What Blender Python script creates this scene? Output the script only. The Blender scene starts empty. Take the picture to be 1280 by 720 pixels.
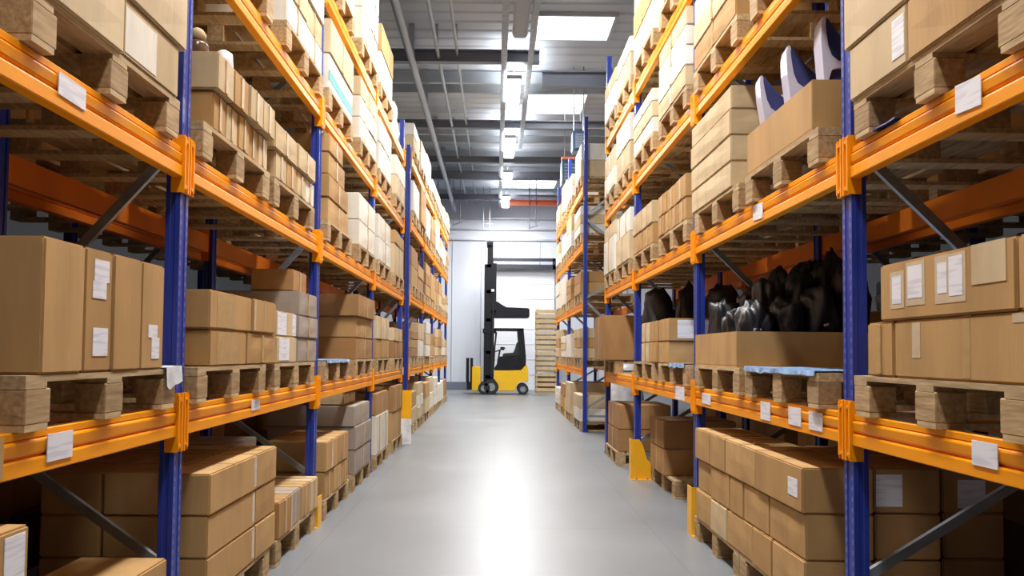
import bpy, bmesh, math, random
from mathutils import Vector, Matrix, noise
random.seed(11)
R = random.Random(5)
scn = bpy.context.scene
COL = scn.collection

# ------------------------------------------------------------------ materials
def new_mat(name):
    m = bpy.data.materials.new(name); m.use_nodes = True
    nt = m.node_tree; b = nt.nodes['Principled BSDF']
    return m, nt, b
def coords(nt, scale=(1, 1, 1), kind='Object'):
    tc = nt.nodes.new('ShaderNodeTexCoord'); mp = nt.nodes.new('ShaderNodeMapping')
    mp.inputs['Scale'].default_value = scale
    nt.links.new(tc.outputs[kind], mp.inputs[0]); return mp.outputs[0]
def world_coords(nt, scale=(1, 1, 1)):
    g = nt.nodes.new('ShaderNodeNewGeometry'); mp = nt.nodes.new('ShaderNodeMapping')
    mp.inputs['Scale'].default_value = scale
    nt.links.new(g.outputs['Position'], mp.inputs[0]); return mp.outputs[0]
def noise_node(nt, vec, scale, detail=4):
    n = nt.nodes.new('ShaderNodeTexNoise'); n.inputs['Scale'].default_value = scale
    n.inputs['Detail'].default_value = detail; nt.links.new(vec, n.inputs['Vector']); return n.outputs['Fac']
def ramp(nt, fac, stops):
    r = nt.nodes.new('ShaderNodeValToRGB'); e = r.color_ramp.elements
    while len(e) < len(stops): e.new(.5)
    for k, (p, c) in enumerate(stops): e[k].position = p; e[k].color = (*c, 1)
    nt.links.new(fac, r.inputs[0]); return r.outputs[0]
def mixc(nt, fac, a, b, mode='MIX'):
    m = nt.nodes.new('ShaderNodeMix'); m.data_type = 'RGBA'; m.blend_type = mode
    for k, v in ((0, fac), (6, a), (7, b)):
        if hasattr(v, 'is_linked') or hasattr(v, 'links'): nt.links.new(v, m.inputs[k])
        else: m.inputs[k].default_value = v if k == 0 else (*v, 1)
    return m.outputs[2]
def bump(nt, b, fac, strength, dist=.01):
    n = nt.nodes.new('ShaderNodeBump'); n.inputs['Strength'].default_value = strength
    n.inputs['Distance'].default_value = dist
    nt.links.new(fac, n.inputs['Height']); nt.links.new(n.outputs[0], b.inputs['Normal'])

def plain(name, col, rough=.5, metal=0, var=.12, scale=6, spec=.5):
    m, nt, b = new_mat(name)
    f = noise_node(nt, world_coords(nt), scale)
    c = ramp(nt, f, [(.3, tuple(x * (1 - var) for x in col)), (.7, tuple(min(1, x * (1 + var)) for x in col))])
    nt.links.new(c, b.inputs['Base Color'])
    b.inputs['Roughness'].default_value = rough; b.inputs['Metallic'].default_value = metal
    b.inputs['Specular IOR Level'].default_value = spec
    return m
def cardboard(name, c1, c2, rough=.75):
    m, nt, b = new_mat(name)
    oi = nt.nodes.new('ShaderNodeObjectInfo')
    base = ramp(nt, oi.outputs['Random'], [(0, c1), (1, c2)])
    v = world_coords(nt, (1, 1, .35))
    f = noise_node(nt, v, 5, 5)
    shade = ramp(nt, f, [(.25, (.80, .78, .74)), (.55, (1, 1, 1)), (.8, (1.08, 1.06, 1.03))])
    c = mixc(nt, 1.0, base, shade, 'MULTIPLY')
    nt.links.new(c, b.inputs['Base Color']); b.inputs['Roughness'].default_value = rough
    b.inputs['Specular IOR Level'].default_value = .3
    f2 = noise_node(nt, world_coords(nt, (1, 1, .12)), 30, 2); bump(nt, b, f2, .25, .006)
    return m
def wood(name, c1, c2):
    m, nt, b = new_mat(name)
    oi = nt.nodes.new('ShaderNodeObjectInfo')
    f = noise_node(nt, world_coords(nt, (9, 1.2, 9)), 5, 6)
    c = ramp(nt, f, [(.3, c1), (.7, c2)])
    t = ramp(nt, oi.outputs['Random'], [(0, (.78, .76, .74)), (1, (1.1, 1.1, 1.1))])
    c = mixc(nt, 1.0, c, t, 'MULTIPLY')
    nt.links.new(c, b.inputs['Base Color']); b.inputs['Roughness'].default_value = .8
    bump(nt, b, f, .4, .006)
    return m
def paper(name, col, line, scale=60):
    m, nt, b = new_mat(name)
    w = nt.nodes.new('ShaderNodeTexNoise'); w.inputs['Scale'].default_value = 1.0; w.inputs['Detail'].default_value = 1
    nt.links.new(world_coords(nt, (6, 6, scale)), w.inputs['Vector'])
    c = ramp(nt, w.outputs['Fac'], [(.38, line), (.5, col)])
    nt.links.new(c, b.inputs['Base Color']); b.inputs['Roughness'].default_value = .55
    return m
def emit(name, col, s):
    m, nt, b = new_mat(name)
    b.inputs['Base Color'].default_value = (*[min(1, x) for x in col], 1)
    b.inputs['Emission Color'].default_value = (*col, 1); b.inputs['Emission Strength'].default_value = s
    return m

M = {}
M['tan'] = cardboard('cardboard_tan', (.44, .255, .095), (.53, .325, .135))
M['brown'] = cardboard('cardboard_brown', (.35, .185, .07), (.43, .24, .10))
M['cream'] = cardboard('cardboard_cream_lit', (.56, .42, .24), (.66, .52, .33))  # pale board, partly strong lamp light put into the colour
M['white'] = cardboard('cardboard_white_lit', (.72, .66, .55), (.80, .77, .70), .6)  # white board, and upper cartons with strong lamp light put into the colour
M['grey'] = cardboard('cardboard_grey', (.34, .28, .235), (.40, .34, .29), .6)
M['dark'] = cardboard('cardboard_shaded', (.12, .07, .04), (.2, .12, .06))  # shade deep in the shelves put into the cardboard colour
M['tape'] = plain('packing_tape', (.47, .30, .125), .4, 0, .1, 20)
M['cleartape'] = plain('clear_tape', (.60, .48, .33), .25, 0, .08, 20)
M['wood'] = wood('pallet_wood', (.38, .255, .12), (.64, .48, .27))
M['wood_red'] = wood('pallet_block_wood', (.31, .19, .085), (.53, .37, .19))
M['paper'] = paper('label_paper', (.80, .80, .86), (.66, .66, .74))
M['teal'] = plain('teal_print', (.12, .42, .42), .6)
M['bluefilm'] = plain('blue_film', (.25, .42, .78), .25, 0, .5, 14)
M['film'] = plain('clear_film', (.72, .76, .84), .2, 0, .25, 12)
M['orange'] = plain('orange_beam_paint', (.93, .335, .0015), .45, 0, .06, 3, .25)
M['orange_shade'] = plain('orange_beam_shade', (.82, .21, .015), .4, 0, .1, 3)  # beam orange with shade put in, for rear and back-row beams
def post_paint():
    m, nt, b = new_mat('blue_upright_paint')
    f = noise_node(nt, world_coords(nt), 4)
    c = ramp(nt, f, [(.3, (.016, .034, .26)), (.7, (.022, .046, .34))])
    sp = nt.nodes.new('ShaderNodeSeparateXYZ'); nt.links.new(coords(nt), sp.inputs[0])
    def mth(op, a, v=None, v2=None):
        n = nt.nodes.new('ShaderNodeMath'); n.operation = op
        for k, x in enumerate((a, v, v2)):
            if x is None: continue
            if isinstance(x, (int, float)): n.inputs[k].default_value = x
            else: nt.links.new(x, n.inputs[k])
        return n.outputs[0]
    ay = mth('ABSOLUTE', mth('SUBTRACT', mth('ABSOLUTE', sp.outputs[1]), .033))
    iny = mth('LESS_THAN', ay, .0075)
    fz = mth('FRACT', mth('MULTIPLY', sp.outputs[2], 20.0))
    inz = mth('LESS_THAN', mth('ABSOLUTE', mth('SUBTRACT', fz, .5)), .22)
    inx = mth('LESS_THAN', mth('ABSOLUTE', sp.outputs[0]), .0015)
    msk = mth('MULTIPLY', mth('MULTIPLY', iny, inz), inx)
    c = mixc(nt, msk, c, (.10, .125, .42))
    nt.links.new(c, b.inputs['Base Color']); b.inputs['Roughness'].default_value = .38
    return m
M['blue'] = post_paint()
M['steel'] = plain('galvanised_steel', (.30, .33, .36), .4, .6, .18, 10)
M['slot'] = plain('slot_bare_metal', (.42, .45, .70), .4, .3, .2, 10)
M['yellow'] = plain('yellow_guard_paint', (.86, .43, .01), .4, 0, .08, 4)
M['truck_yellow'] = plain('truck_yellow_paint', (.85, .50, .01), .35, 0, .05, 3)
M['black'] = plain('black_steel', (.008, .009, .014), .55, 0, .2, 5, .25)
M['rubber'] = plain('black_rubber', (.018, .018, .02), .7, 0, .2, 8)
M['bag'] = plain('black_plastic', (.008, .009, .013), .42, 0, .4, 5)
M['navy'] = plain('navy_padding', (.035, .042, .19), .6, 0, .2, 8)
M['shell'] = plain('pale_shell_plastic', (.62, .60, .74), .3, 0, .05, 5)
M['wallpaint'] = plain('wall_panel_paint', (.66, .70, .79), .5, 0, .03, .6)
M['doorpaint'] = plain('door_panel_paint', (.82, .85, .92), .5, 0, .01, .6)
M['sidewall'] = plain('side_wall_shade', (.05, .052, .06), .7, 0, .05, .6)  # near-black tone stands in for the shade of unlit side aisles
M['skirting'] = plain('skirting_paint', (.16, .19, .25), .6, 0, .05, 2)
M['deck'] = plain('roof_deck_paint', (.55, .61, .70), .6, 0, .06, .35)
M['truss'] = plain('roof_beam_paint', (.17, .18, .22), .5, .1, .12, 1)
M['duct'] = plain('conduit_metal', (.42, .46, .50), .4, .35, .1, 2)
M['crane'] = plain('red_orange_crane_paint', (.72, .16, .07), .45, 0, .08, 2)
M['unitblue'] = plain('heater_blue_paint', (.03, .07, .14), .45, 0, .1, 2)
M['lamp'] = emit('lamp_diffuser', (1, 1, 1), 9)
M['lampoff'] = plain('unlit_diffuser', (.34, .36, .40), .4, 0, .03, 1)
M['truckdark'] = plain('door_track_paint', (.02, .025, .04), .5)
M['lampbody'] = plain('lamp_housing', (.55, .57, .6), .4, 0, .05, 1)
M['sky'] = emit('skylight_glazing', (.93, .97, 1), 4.5)
M['glassjar'] = plain('brown_glaze', (.12, .07, .04), .2, 0, .2, 6)
M['wrapw'] = plain('white_wrap', (.74, .74, .76), .3, 0, .2, 9)
M['red'] = plain('red_print', (.6, .05, .04), .5)
M['green'] = plain('green_goods', (.08, .30, .20), .5)

def floor_mat():
    m, nt, b = new_mat('polished_concrete')
    v = world_coords(nt)
    f = noise_node(nt, v, .9, 6)
    c = ramp(nt, f, [(.3, (.172, .184, .196)), (.7, (.205, .218, .230))])
    f3 = noise_node(nt, world_coords(nt, (1, .4, 1)), 5, 8)
    c = mixc(nt, 1.0, c, ramp(nt, f3, [(.3, (.97, .97, .97)), (.7, (1.02, 1.02, 1.02))]), 'MULTIPLY')
    br = nt.nodes.new('ShaderNodeTexBrick'); br.offset = 0
    br.inputs['Scale'].default_value = 1; br.inputs['Brick Width'].default_value = 1.35; br.inputs['Row Height'].default_value = 3.4
    br.inputs['Mortar Size'].default_value = .006; br.inputs['Mortar Smooth'].default_value = .3
    br.inputs['Color1'].default_value = br.inputs['Color2'].default_value = (1, 1, 1, 1)
    br.inputs['Mortar'].default_value = (.80, .80, .80, 1)
    nt.links.new(v, br.inputs['Vector'])
    c = mixc(nt, 1.0, c, br.outputs['Color'], 'MULTIPLY')
    nt.links.new(c, b.inputs['Base Color'])
    r = nt.nodes.new('ShaderNodeMapRange'); r.inputs['To Min'].default_value = .33; r.inputs['To Max'].default_value = .44
    nt.links.new(f, r.inputs[0]); nt.links.new(r.outputs[0], b.inputs['Roughness'])
    return m
M['floor'] = floor_mat()

# ------------------------------------------------------------------ mesh helpers
def link_mesh(name, bm, mat, parent=None, loc=(0, 0, 0), smooth=False):
    me = bpy.data.meshes.new(name)
    bmesh.ops.recalc_face_normals(bm, faces=bm.faces[:])
    bm.to_mesh(me); bm.free(); me.materials.append(mat)
    if smooth:
        for p in me.polygons: p.use_smooth = True
    o = bpy.data.objects.new(name, me); COL.objects.link(o); o.location = loc
    if parent: o.parent = parent
    return o
def bx(bm, x0, x1, y0, y1, z0, z1):
    if x0 > x1: x0, x1 = x1, x0
    if y0 > y1: y0, y1 = y1, y0
    v = [bm.verts.new((x, y, z)) for x in (x0, x1) for y in (y0, y1) for z in (z0, z1)]
    fs = []
    for q in ((0, 1, 3, 2), (4, 6, 7, 5), (0, 4, 5, 1), (2, 3, 7, 6), (0, 2, 6, 4), (1, 5, 7, 3)):
        fs.append(bm.faces.new([v[i] for i in q]))
    return v, fs
def box_bm(x0, x1, y0, y1, z0, z1, bev=0, seg=2):
    bm = bmesh.new(); bx(bm, x0, x1, y0, y1, z0, z1)
    if bev: bmesh.ops.bevel(bm, geom=bm.edges[:], offset=bev, segments=seg, affect='EDGES')
    return bm
def prism(bm, pts, axis, a, b):
    """extrude polygon; axis 'z': pts (x,y); 'y': pts (x,z); 'x': pts (y,z)"""
    def P(p, t): return {'z': (p[0], p[1], t), 'y': (p[0], t, p[1]), 'x': (t, p[0], p[1])}[axis]
    A = [bm.verts.new(P(p, a)) for p in pts]; B = [bm.verts.new(P(p, b)) for p in pts]
    n = len(pts)
    bm.faces.new(A); bm.faces.new(B[::-1])
    for i in range(n): bm.faces.new([A[i], B[i], B[(i + 1) % n], A[(i + 1) % n]])
def bar(bm, p, q, w, t):
    p = Vector(p); q = Vector(q); d = (q - p); L = d.length; d.normalize()
    up = Vector((0, 1, 0)) if abs(d.y) < .9 else Vector((0, 0, 1))
    s = d.cross(up).normalized(); u = s.cross(d)
    vs = []
    for e in (p, q):
        for a, b in ((-1, -1), (1, -1), (1, 1), (-1, 1)): vs.append(bm.verts.new(e + s * a * w / 2 + u * b * t / 2))
    for f in ((0, 1, 2, 3), (7, 6, 5, 4), (0, 4, 5, 1), (1, 5, 6, 2), (2, 6, 7, 3), (3, 7, 4, 0)): bm.faces.new([vs[i] for i in f])
def tube(bm, p, q, r, n=10, r2=None):
    p = Vector(p); q = Vector(q); d = (q - p).normalized()
    up = Vector((0, 0, 1)) if abs(d.z) < .9 else Vector((1, 0, 0))
    s = d.cross(up).normalized(); u = s.cross(d); r2 = r if r2 is None else r2
    A = []; B = []
    for k in range(n):
        a = 2 * math.pi * k / n; o = s * math.cos(a) + u * math.sin(a)
        A.append(bm.verts.new(p + o * r)); B.append(bm.verts.new(q + o * r2))
    bm.faces.new(A); bm.faces.new(B[::-1])
    for k in range(n): bm.faces.new([A[k], B[k], B[(k + 1) % n], A[(k + 1) % n]])
def lathe(bm, prof, n=20, c=(0, 0)):
    rings = [[bm.verts.new((c[0] + r * math.cos(2 * math.pi * k / n), c[1] + r * math.sin(2 * math.pi * k / n), z)) for k in range(n)] for r, z in prof]
    for a, b in zip(rings, rings[1:]):
        for k in range(n): bm.faces.new([a[k], a[(k + 1) % n], b[(k + 1) % n], b[k]])
    bm.faces.new(rings[0][::-1]); bm.faces.new(rings[-1])

def tag(o, label, cat, group=None):
    o['label'] = label; o['category'] = cat
    if group: o['group'] = group
    return o
def empty(name, loc, label, cat, group=None, rotz=0):
    o = bpy.data.objects.new(name, None); COL.objects.link(o); o.location = loc; o.rotation_euler.z = rotz
    o.empty_display_size = .1
    return tag(o, label, cat, group)
def structure(o): o['kind'] = 'structure'; return o
def copy_tree(o, parent=None):
    c = o.copy(); COL.objects.link(c)
    if parent: c.parent = parent
    for ch in list(o.children): copy_tree(ch, c)
    return c

# ------------------------------------------------------------------ dimensions (metres)
A_L, B_R = 1.535, 1.675            # aisle faces of the beams
FACE = {-1: A_L, 1: B_R}
DEPTH = {-1: 1.0, 1: 1.12}         # rack depth
LV = [1.081, 2.344, 3.526, 4.644]  # undersides of beams
LV_FAR = [1.08, 2.40, 3.72, 4.88]
BH = .148
PH = .182                          # pallet height
FL = [.92, 3.856, 6.794, 9.846, 12.9]
FR = [.87, 3.754, 6.628, 9.5155, 12.0]
FL2 = [13.9, 16.6, 19.3, 22.0, 24.7]
FR2 = [15.1, 18.4, 21.6]
SN = {-1: 'left', 1: 'right'}
ORD = ['first', 'second', 'third', 'fourth', 'fifth', 'sixth', 'seventh', 'eighth']
def fx(s, d, row=0):               # x at depth d behind the beam face of a side; row 1 = rack standing back to back
    return s * (FACE[s] + (0 if row == 0 else DEPTH[s] + .22) + d)

# ------------------------------------------------------------------ room
structure(link_mesh('floor', box_bm(-9, 9, -6, 32.2, -.2, 0), M['floor']))
def wall(name, *b, mat='sidewall'): return structure(link_mesh(name, box_bm(*b), M[mat]))
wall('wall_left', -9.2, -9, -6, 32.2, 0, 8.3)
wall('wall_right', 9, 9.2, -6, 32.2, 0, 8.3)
wall('wall_near', -9, 9, -6.2, -6, 0, 8.3)
wall('wall_far', -9, 9, 32.2, 32.4, 0, 8.3, mat='wallpaint')
# far wall panel ribs and skirting
bm = bmesh.new()
for k in range(-7, 8):
    bx(bm, k * 1.2 - .62, k * 1.2 - .6, 32.17, 32.2, .25, 6.1)
for z in (6.12, 6.55, 7.0): bx(bm, -9, 9, 32.12, 32.2, z, z + .07)
structure(link_mesh('trim_1', bm, M['duct']))
structure(link_mesh('baseboard_far', box_bm(-9, -.15, 32.08, 32.2, 0, .3, .01), M['skirting']))
structure(link_mesh('baseboard_far', box_bm(2.45, 9, 32.08, 32.2, 0, .3, .01), M['skirting']))
# bright sectional door with dark double track
d = structure(link_mesh('door_1', box_bm(-.1, 2.4, 32.1, 32.2, 0, 4.95), M['doorpaint']))
bm = bmesh.new()
for k in range(1, 8): bx(bm, -.1, 2.4, 32.085, 32.1, k * .62 - .008, k * .62 + .008)
structure(link_mesh('door_panel_seam', bm, M['wallpaint'], d))
bm = bmesh.new()
for z, h in ((4.93, .17), (5.24, .12)): bx(bm, -.25, 2.42, 31.75, 31.9, z, z + h)
for x in (-.25, 2.3): bx(bm, x, x + .12, 31.75, 31.9, 4.93, 5.36)
for x in (-.2, 2.35): bx(bm, x - .04, x + .04, 31.9, 32.1, 4.95, 5.3)
structure(link_mesh('door_track', bm, M['truckdark'], d))
# roof: ribbed deck with three skylight openings
SKY = [(14.8, 16.0), (19.0, 21.0), (28.3, 30.6)]
ZC = 8.0
bm = bmesh.new()
ys = [-6] + [v for p in SKY for v in p] + [32.2]
for i in range(0, len(ys), 2): bx(bm, -9, 9, ys[i], ys[i + 1], ZC + .04, ZC + .15)
for a, b in SKY:
    bx(bm, -9, .72, a, b, ZC + .04, ZC + .15); bx(bm, 2.28, 9, a, b, ZC + .04, ZC + .15)
y = -5.8
while y < 32:
    inside = [p for p in SKY if p[0] - .2 < y < p[1] + .05]
    if not inside: prism(bm, [(y, ZC + .04), (y + .05, ZC + .015), (y + .20, ZC + .015), (y + .25, ZC + .04)], 'x', -9, 9)
    else:
        for u, v in ((-9, .72), (2.28, 9)): prism(bm, [(y, ZC + .04), (y + .05, ZC + .015), (y + .20, ZC + .015), (y + .25, ZC + .04)], 'x', u, v)
    y += .42
structure(link_mesh('ceiling', bm, M['deck']))
for i, (a, b) in enumerate(SKY):
    w = structure(link_mesh('window_%d' % (i + 1), box_bm(.76, 2.24, a + .04, b - .04, ZC + .16, ZC + .18), M['sky']))
    bm = bmesh.new()
    for u in ((.70, .76), (2.24, 2.30)): bx(bm, u[0], u[1], a, b, ZC - .03, ZC + .2)
    for v in ((a - .02, a + .04), (b - .04, b + .02)): bx(bm, .70, 2.30, v[0], v[1], ZC - .03, ZC + .2)
    structure(link_mesh('window_frame', bm, M['lampbody'], w))
# transverse roof beams (I sections) and wide light-grey panels between
def ibeam(bm, y, x0, x1, z, h=.26, w=.16, t=.03):
    bx(bm, x0, x1, y - w / 2, y + w / 2, z, z + t); bx(bm, x0, x1, y - w / 2, y + w / 2, z + h - t, z + h); bx(bm, x0, x1, y - .015, y + .015, z + t, z + h - t)
n = 2
for (y, x0, x1, z, h, lk) in ((3, -9, 9, 7.6, .38, 0), (7.2, -9, 9, 7.6, .38, 0), (11.4, -9, 9, 7.6, .38, 0), (15.9, -9, .85, 7.45, .26, 0), (16.6, .95, 9, 7.2, .34, 0), (20.8, -9, 9, 7.5, .22, 0),
                   (24.2, -9, 9, 7.4, .2, 0), (26.1, -9, 9, 7.3, .28, 0), (29.6, -9, 9, 7.3, .22, 0)):
    bm = bmesh.new(); ibeam(bm, y, x0, x1, z, h)
    structure(link_mesh('trim_%d' % n, bm, M['truss'])); n += 1
for y in (13.6, 17.9, 18.6, 22.2, 23.0, 25.0, 27.2, 28.0, 31.0):
    bm = bmesh.new(); bx(bm, -9, 9, y - .05, y + .05, 7.72, 7.98)
    structure(link_mesh('trim_%d' % n, bm, M['duct'])); n += 1
# conduits and cable trays running along the aisle
def conduit(x, z, r, y0, y1, label, name='conduit', mat='duct'):
    bm = bmesh.new(); tube(bm, (0, y0, 0), (0, y1, 0), r, 12)
    y = y0 + 1
    while y < y1:
        bx(bm, -r * .8, r * .8, y - .02, y + .02, 0, ZC - z - .001); y += 3.1
    o = link_mesh(name, bm, M[mat], None, (x, 0, z)); tag(o, label, 'pipe'); return o
conduit(-1.72, 7.3, .075, 5, 31.9, 'thick grey roof pipe running lengthwise, leftmost above the aisle')
conduit(-1.22, 7.55, .035, 5, 31.9, 'thin grey conduit hanging under the roof, second from the left')
conduit(-.84, 7.62, .03, 5, 31.9, 'thin grey conduit nearest the lamps on their left')
def tray(x, w, z, y0, y1, label):
    bm = bmesh.new()
    bx(bm, -w / 2, w / 2, y0, y1, 0, .012); bx(bm, -w / 2, -w / 2 + .02, y0, y1, .012, .09); bx(bm, w / 2 - .02, w / 2, y0, y1, .012, .09)
    y = y0 + .5
    while y < y1: bx(bm, -.012, .012, y, y + .03, .012, ZC - z); y += 2.1
    return tag(link_mesh('cable_tray', bm, M['steel'], None, (x, 0, z)), label, 'cable tray')
tray(.12, .12, 7.35, 5, 31.5, 'narrow grey cable tray along the left edge of the lamp row')
tray(.655, .11, 7.42, 5, 22.5, 'grey cable tray along the right edge of the lamp row')
# drop wires and hanging pipe loops far down the aisle
def hanger(x, y, zt, zb, label):
    bm = bmesh.new()
    tube(bm, (-.12, 0, zt), (-.12, 0, zb), .018, 6); tube(bm, (.12, 0, zt), (.12, 0, zb + .1), .018, 6)
    bar(bm, (-.2, 0, zb + .25), (.25, 0, zb + .25), .03, .03); bar(bm, (-.14, 0, zb), (.2, 0, zb + .12), .04, .04)
    return tag(link_mesh('hanging_bracket', bm, M['truss'], None, (x, y, 0)), label, 'bracket')
hanger(-2.15, 26.8, 8, 6.4, 'dark hanging pipe bracket far down the aisle, above left racking')
hanger(-1.48, 28.8, 8, 6.2, 'dark hanging pipe bracket above the far end, left of the lift mast')
hanger(1.3, 28.2, 8, 6.0, 'dark hanging pipe bracket at far end, right of the lamp row')
hanger(-.4, 30.5, 8, 6.3, 'thin dark drop rod bracket right above the lift mast')
# red crane beam, blue heater units
bm = bmesh.new(); ibeam(bm, 28.3, .45, 2.75, 6.85, .2, .2)
tag(link_mesh('crane_beam', bm, M['crane']), 'red-orange crane beam crossing under the roof beside the last lamp', 'beam')
def heater(x, y, z, w, h, dpt, label, stripe=True):
    o = link_mesh('unit_heater', box_bm(-w / 2, w / 2, -dpt / 2, dpt / 2, 0, h, .02), M['unitblue'], None, (x, y, z)); tag(o, label, 'heater')
    bm = bmesh.new()
    for k in range(6): bx(bm, -w / 2 + .06, w / 2 - .06, -dpt / 2 - .02, -dpt / 2, h * .12 + k * h * .12, h * .12 + k * h * .12 + .05)
    link_mesh('grille', bm, M['skirting'], o)
    bm = bmesh.new()
    for q in (-1, 1): tube(bm, (q * w * .35, 0, h - .01), (q * w * .35, 0, ZC - z + .02), .015, 6)
    link_mesh('hanger_rod', bm, M['steel'], o)
    if stripe: link_mesh('colour_band', box_bm(-w / 2 - .01, w / 2 + .01, -dpt / 2 - .03, -dpt / 2 + .2, h - .02, h + .05), M['crane'], o)
    return o
heater(2.02, 20.9, 6.0, .6, .66, .6, 'dark blue hanging heater with red-orange band above right racking')
heater(1.84, 17.6, 6.05, .3, .46, .4, 'smaller dark blue hanging heater nearer the camera, beside the tall post', False)

# ------------------------------------------------------------------ lamps
def lamp(x, y, z, L, W, label, on=True, k=1):
    o = empty('ceiling_lamp', (x, y, z), label, 'lamp', 'linear lamps in a row above the aisle')
    link_mesh('housing', box_bm(-W / 2 - .02, W / 2 + .02, -L / 2 - .03, L / 2 + .03, .05, .13, .01), M['lampbody'], o)
    link_mesh('diffuser', box_bm(-W / 2, W / 2, -L / 2, L / 2, 0, .06, .015), M['lamp' if on else 'lampoff'], o)
    bm = bmesh.new()
    for q in (-1, 1): tube(bm, (0, q * L * .4, .12), (0, q * L * .4, ZC - z + .02), .01, 6)
    link_mesh('suspension_wire', bm, M['steel'], o)
    if on:
        for nm, zz, rot, pw in (('downlight', -.03, 0, 1), ('uplight', .17, math.pi, .16)):
            ld = bpy.data.lights.new(nm, 'AREA'); ld.shape = 'RECTANGLE'; ld.size = W + .1; ld.size_y = L
            ld.energy = LAMP_W * pw * k; ld.color = (1, .985, .96)
            lo = bpy.data.objects.new(nm, ld); COL.objects.link(lo); lo.parent = o; lo.location = (0, 0, zz); lo.rotation_euler = (0, rot, 0)
    return o
LAMP_W = 290
for y, lb in ((17.1, 'bright linear ceiling lamp, lit, largest of those in view'), (21.6, 'lit linear ceiling lamp, second of the lit row'),
              (25.6, 'lit linear ceiling lamp, third of the lit row'), (29.4, 'lit linear ceiling lamp at far end beside crane beam'),
              ):
    lamp(.335, y, 7.15, 1.95, .28, lb, True, 1)
lamp(.40, 13.3, 7.3, 1.9, .24, 'unlit grey linear ceiling lamp nearest in view', False)
for y, lb in ((9.3, 'lit linear ceiling lamp above the aisle over the third bay'), (5.2, 'lit linear ceiling lamp above the aisle over the second bay'),
              (1.2, 'lit linear ceiling lamp above the camera'), (-2.8, 'lit linear ceiling lamp behind the camera')):
    lamp(.05, y, 7.15, 2.1, .38, lb, True, .12 if y < 0 else (.5 if y < 2 else 1))

# ------------------------------------------------------------------ rack frames
FH = 6.1
def post_profile(s, near):   # outline in (x,y), x>0 is into the rack
    return [(0, -.05), (.024, -.05), (.030, -.043), (.044, -.043), (.05, -.05), (.07, -.05), (.07, -.03), (.064, -.03), (.064, .03), (.07, .03),
            (.07, .05), (.05, .05), (.044, .043), (.03, .043), (.024, .05), (0, .05), (0, .022), (.004, .018), (.004, -.018), (0, -.022)]
_post = {}
def post_mesh(h):
    if h not in _post:
        bm = bmesh.new(); prism(bm, post_profile(1, True), 'z', 0, h)
        bmesh.ops.recalc_face_normals(bm, faces=bm.faces[:])
        me = bpy.data.meshes.new('post'); bm.to_mesh(me); bm.free(); me.materials.append(M['blue'])
        bm = bmesh.new(); bx(bm, -.02, .11, -.07, .07, 0, .008)
        for q in (-.055, .055): tube(bm, (.09, q, .008), (.09, q, .03), .01, 6)
        mb = bpy.data.meshes.new('base_plate'); bm.to_mesh(mb); bm.free(); mb.materials.append(M['blue'])
        _post[h] = (me, mb)
    return _post[h]
def child(name, me, parent, loc=(0, 0, 0), sx=1):
    o = bpy.data.objects.new(name, me); COL.objects.link(o); o.parent = parent; o.location = loc
    if sx != 1: o.scale.x = sx
    return o
def frame(s, y, label, row=0, h=FH, detail=True):
    e = empty('rack_frame', (fx(s, .012, row), y, 0), label, 'rack upright', 'blue rack upright frames')
    D = DEPTH[s] - .012 * 2
    me, mb = post_mesh(h)
    for i, (xo, flip) in enumerate(((0, 1), (D, -1))):
        p = child('post', me, e, (s * xo, 0, 0), s * flip)
        child('base_plate', mb, e, (s * xo, 0, 0), s * flip)
    nodes = [(.45, 1.0), (1.62, 1.0), (1.62, 2.5), (3.3, 2.5), (3.3, 4.1), (4.9, 4.1), (4.9, h - .3)]
    if s < 0: nodes = [(.45, 1.05), (1.62, 1.05), (1.62, 2.5), (3.3, 2.5), (3.3, 4.1), (4.9, 4.1), (4.9, h - .3)]
    # zig-zag: front/rear ends
    seq = [(0, .45, 1, 1.05), (1, 1.55, 0, 2.5), (0, 2.58, 1, 3.2), (1, 3.3, 0, 4.1), (0, 4.2, 1, 4.95)]
    for a, za, b, zb in seq:
        if zb > h: continue
        bm = bmesh.new()
        xa, xb = s * (.06 if a == 0 else D - .06), s * (.06 if b == 0 else D - .06)
        dx, dz = xb - xa, zb - za
        bar(bm, (xa, -.012, za), (xb, -.012, zb), .045, .004); 
        L = math.hypot(dx, dz); nx, nz = -dz / L * .02, dx / L * .02
        bar(bm, (xa + nx, 0, za + nz), (xb + nx, 0, zb + nz), .004, .026); bar(bm, (xa - nx, 0, za - nz), (xb - nx, 0, zb - nz), .004, .026)
        link_mesh('brace', bm, M['steel'], e)
    for z in (.3, h - .2):
        bm = bmesh.new(); bar(bm, (s * .06, 0, z), (s * (D - .06), 0, z), .04, .025); link_mesh('brace', bm, M['steel'], e)
    return e

# ------------------------------------------------------------------ rack beams
def beam_profile():      # (depth, z)
    return [(0, 0), (.05, 0), (.05, BH), (.02, BH), (.02, BH - .012), (.0, BH - .012), (0, BH - .030), (.007, BH - .036), (.007, BH - .084), (.0, .058), (0, .058), (.010, .050), (.004, .044), (.0, .040)]
_bm = {}
def beam_mesh(s, L, flip, mat):
    k = (s, round(L, 3), flip, mat)
    if k not in _bm:
        pr = [(.0, .004), (.004, 0), (.05, 0), (.05, BH), (.012, BH), (.008, BH - .004), (.008, BH - .026), (.014, BH - .029), (.002, BH - .036), (0, BH - .042), (.003, .074), (.007, .066), (.016, .062), (.016, .057), (.002, .054), (0, .048)]
        dr = s * flip
        bm = bmesh.new(); prism(bm, [(dr * a, b) for a, b in pr], 'y', 0, L)
        bmesh.ops.recalc_face_normals(bm, faces=bm.faces[:])
        me = bpy.data.meshes.new('beam'); bm.to_mesh(me); bm.free(); me.materials.append(M[mat])
        _bm[k] = me
    return _bm[k]
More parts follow.
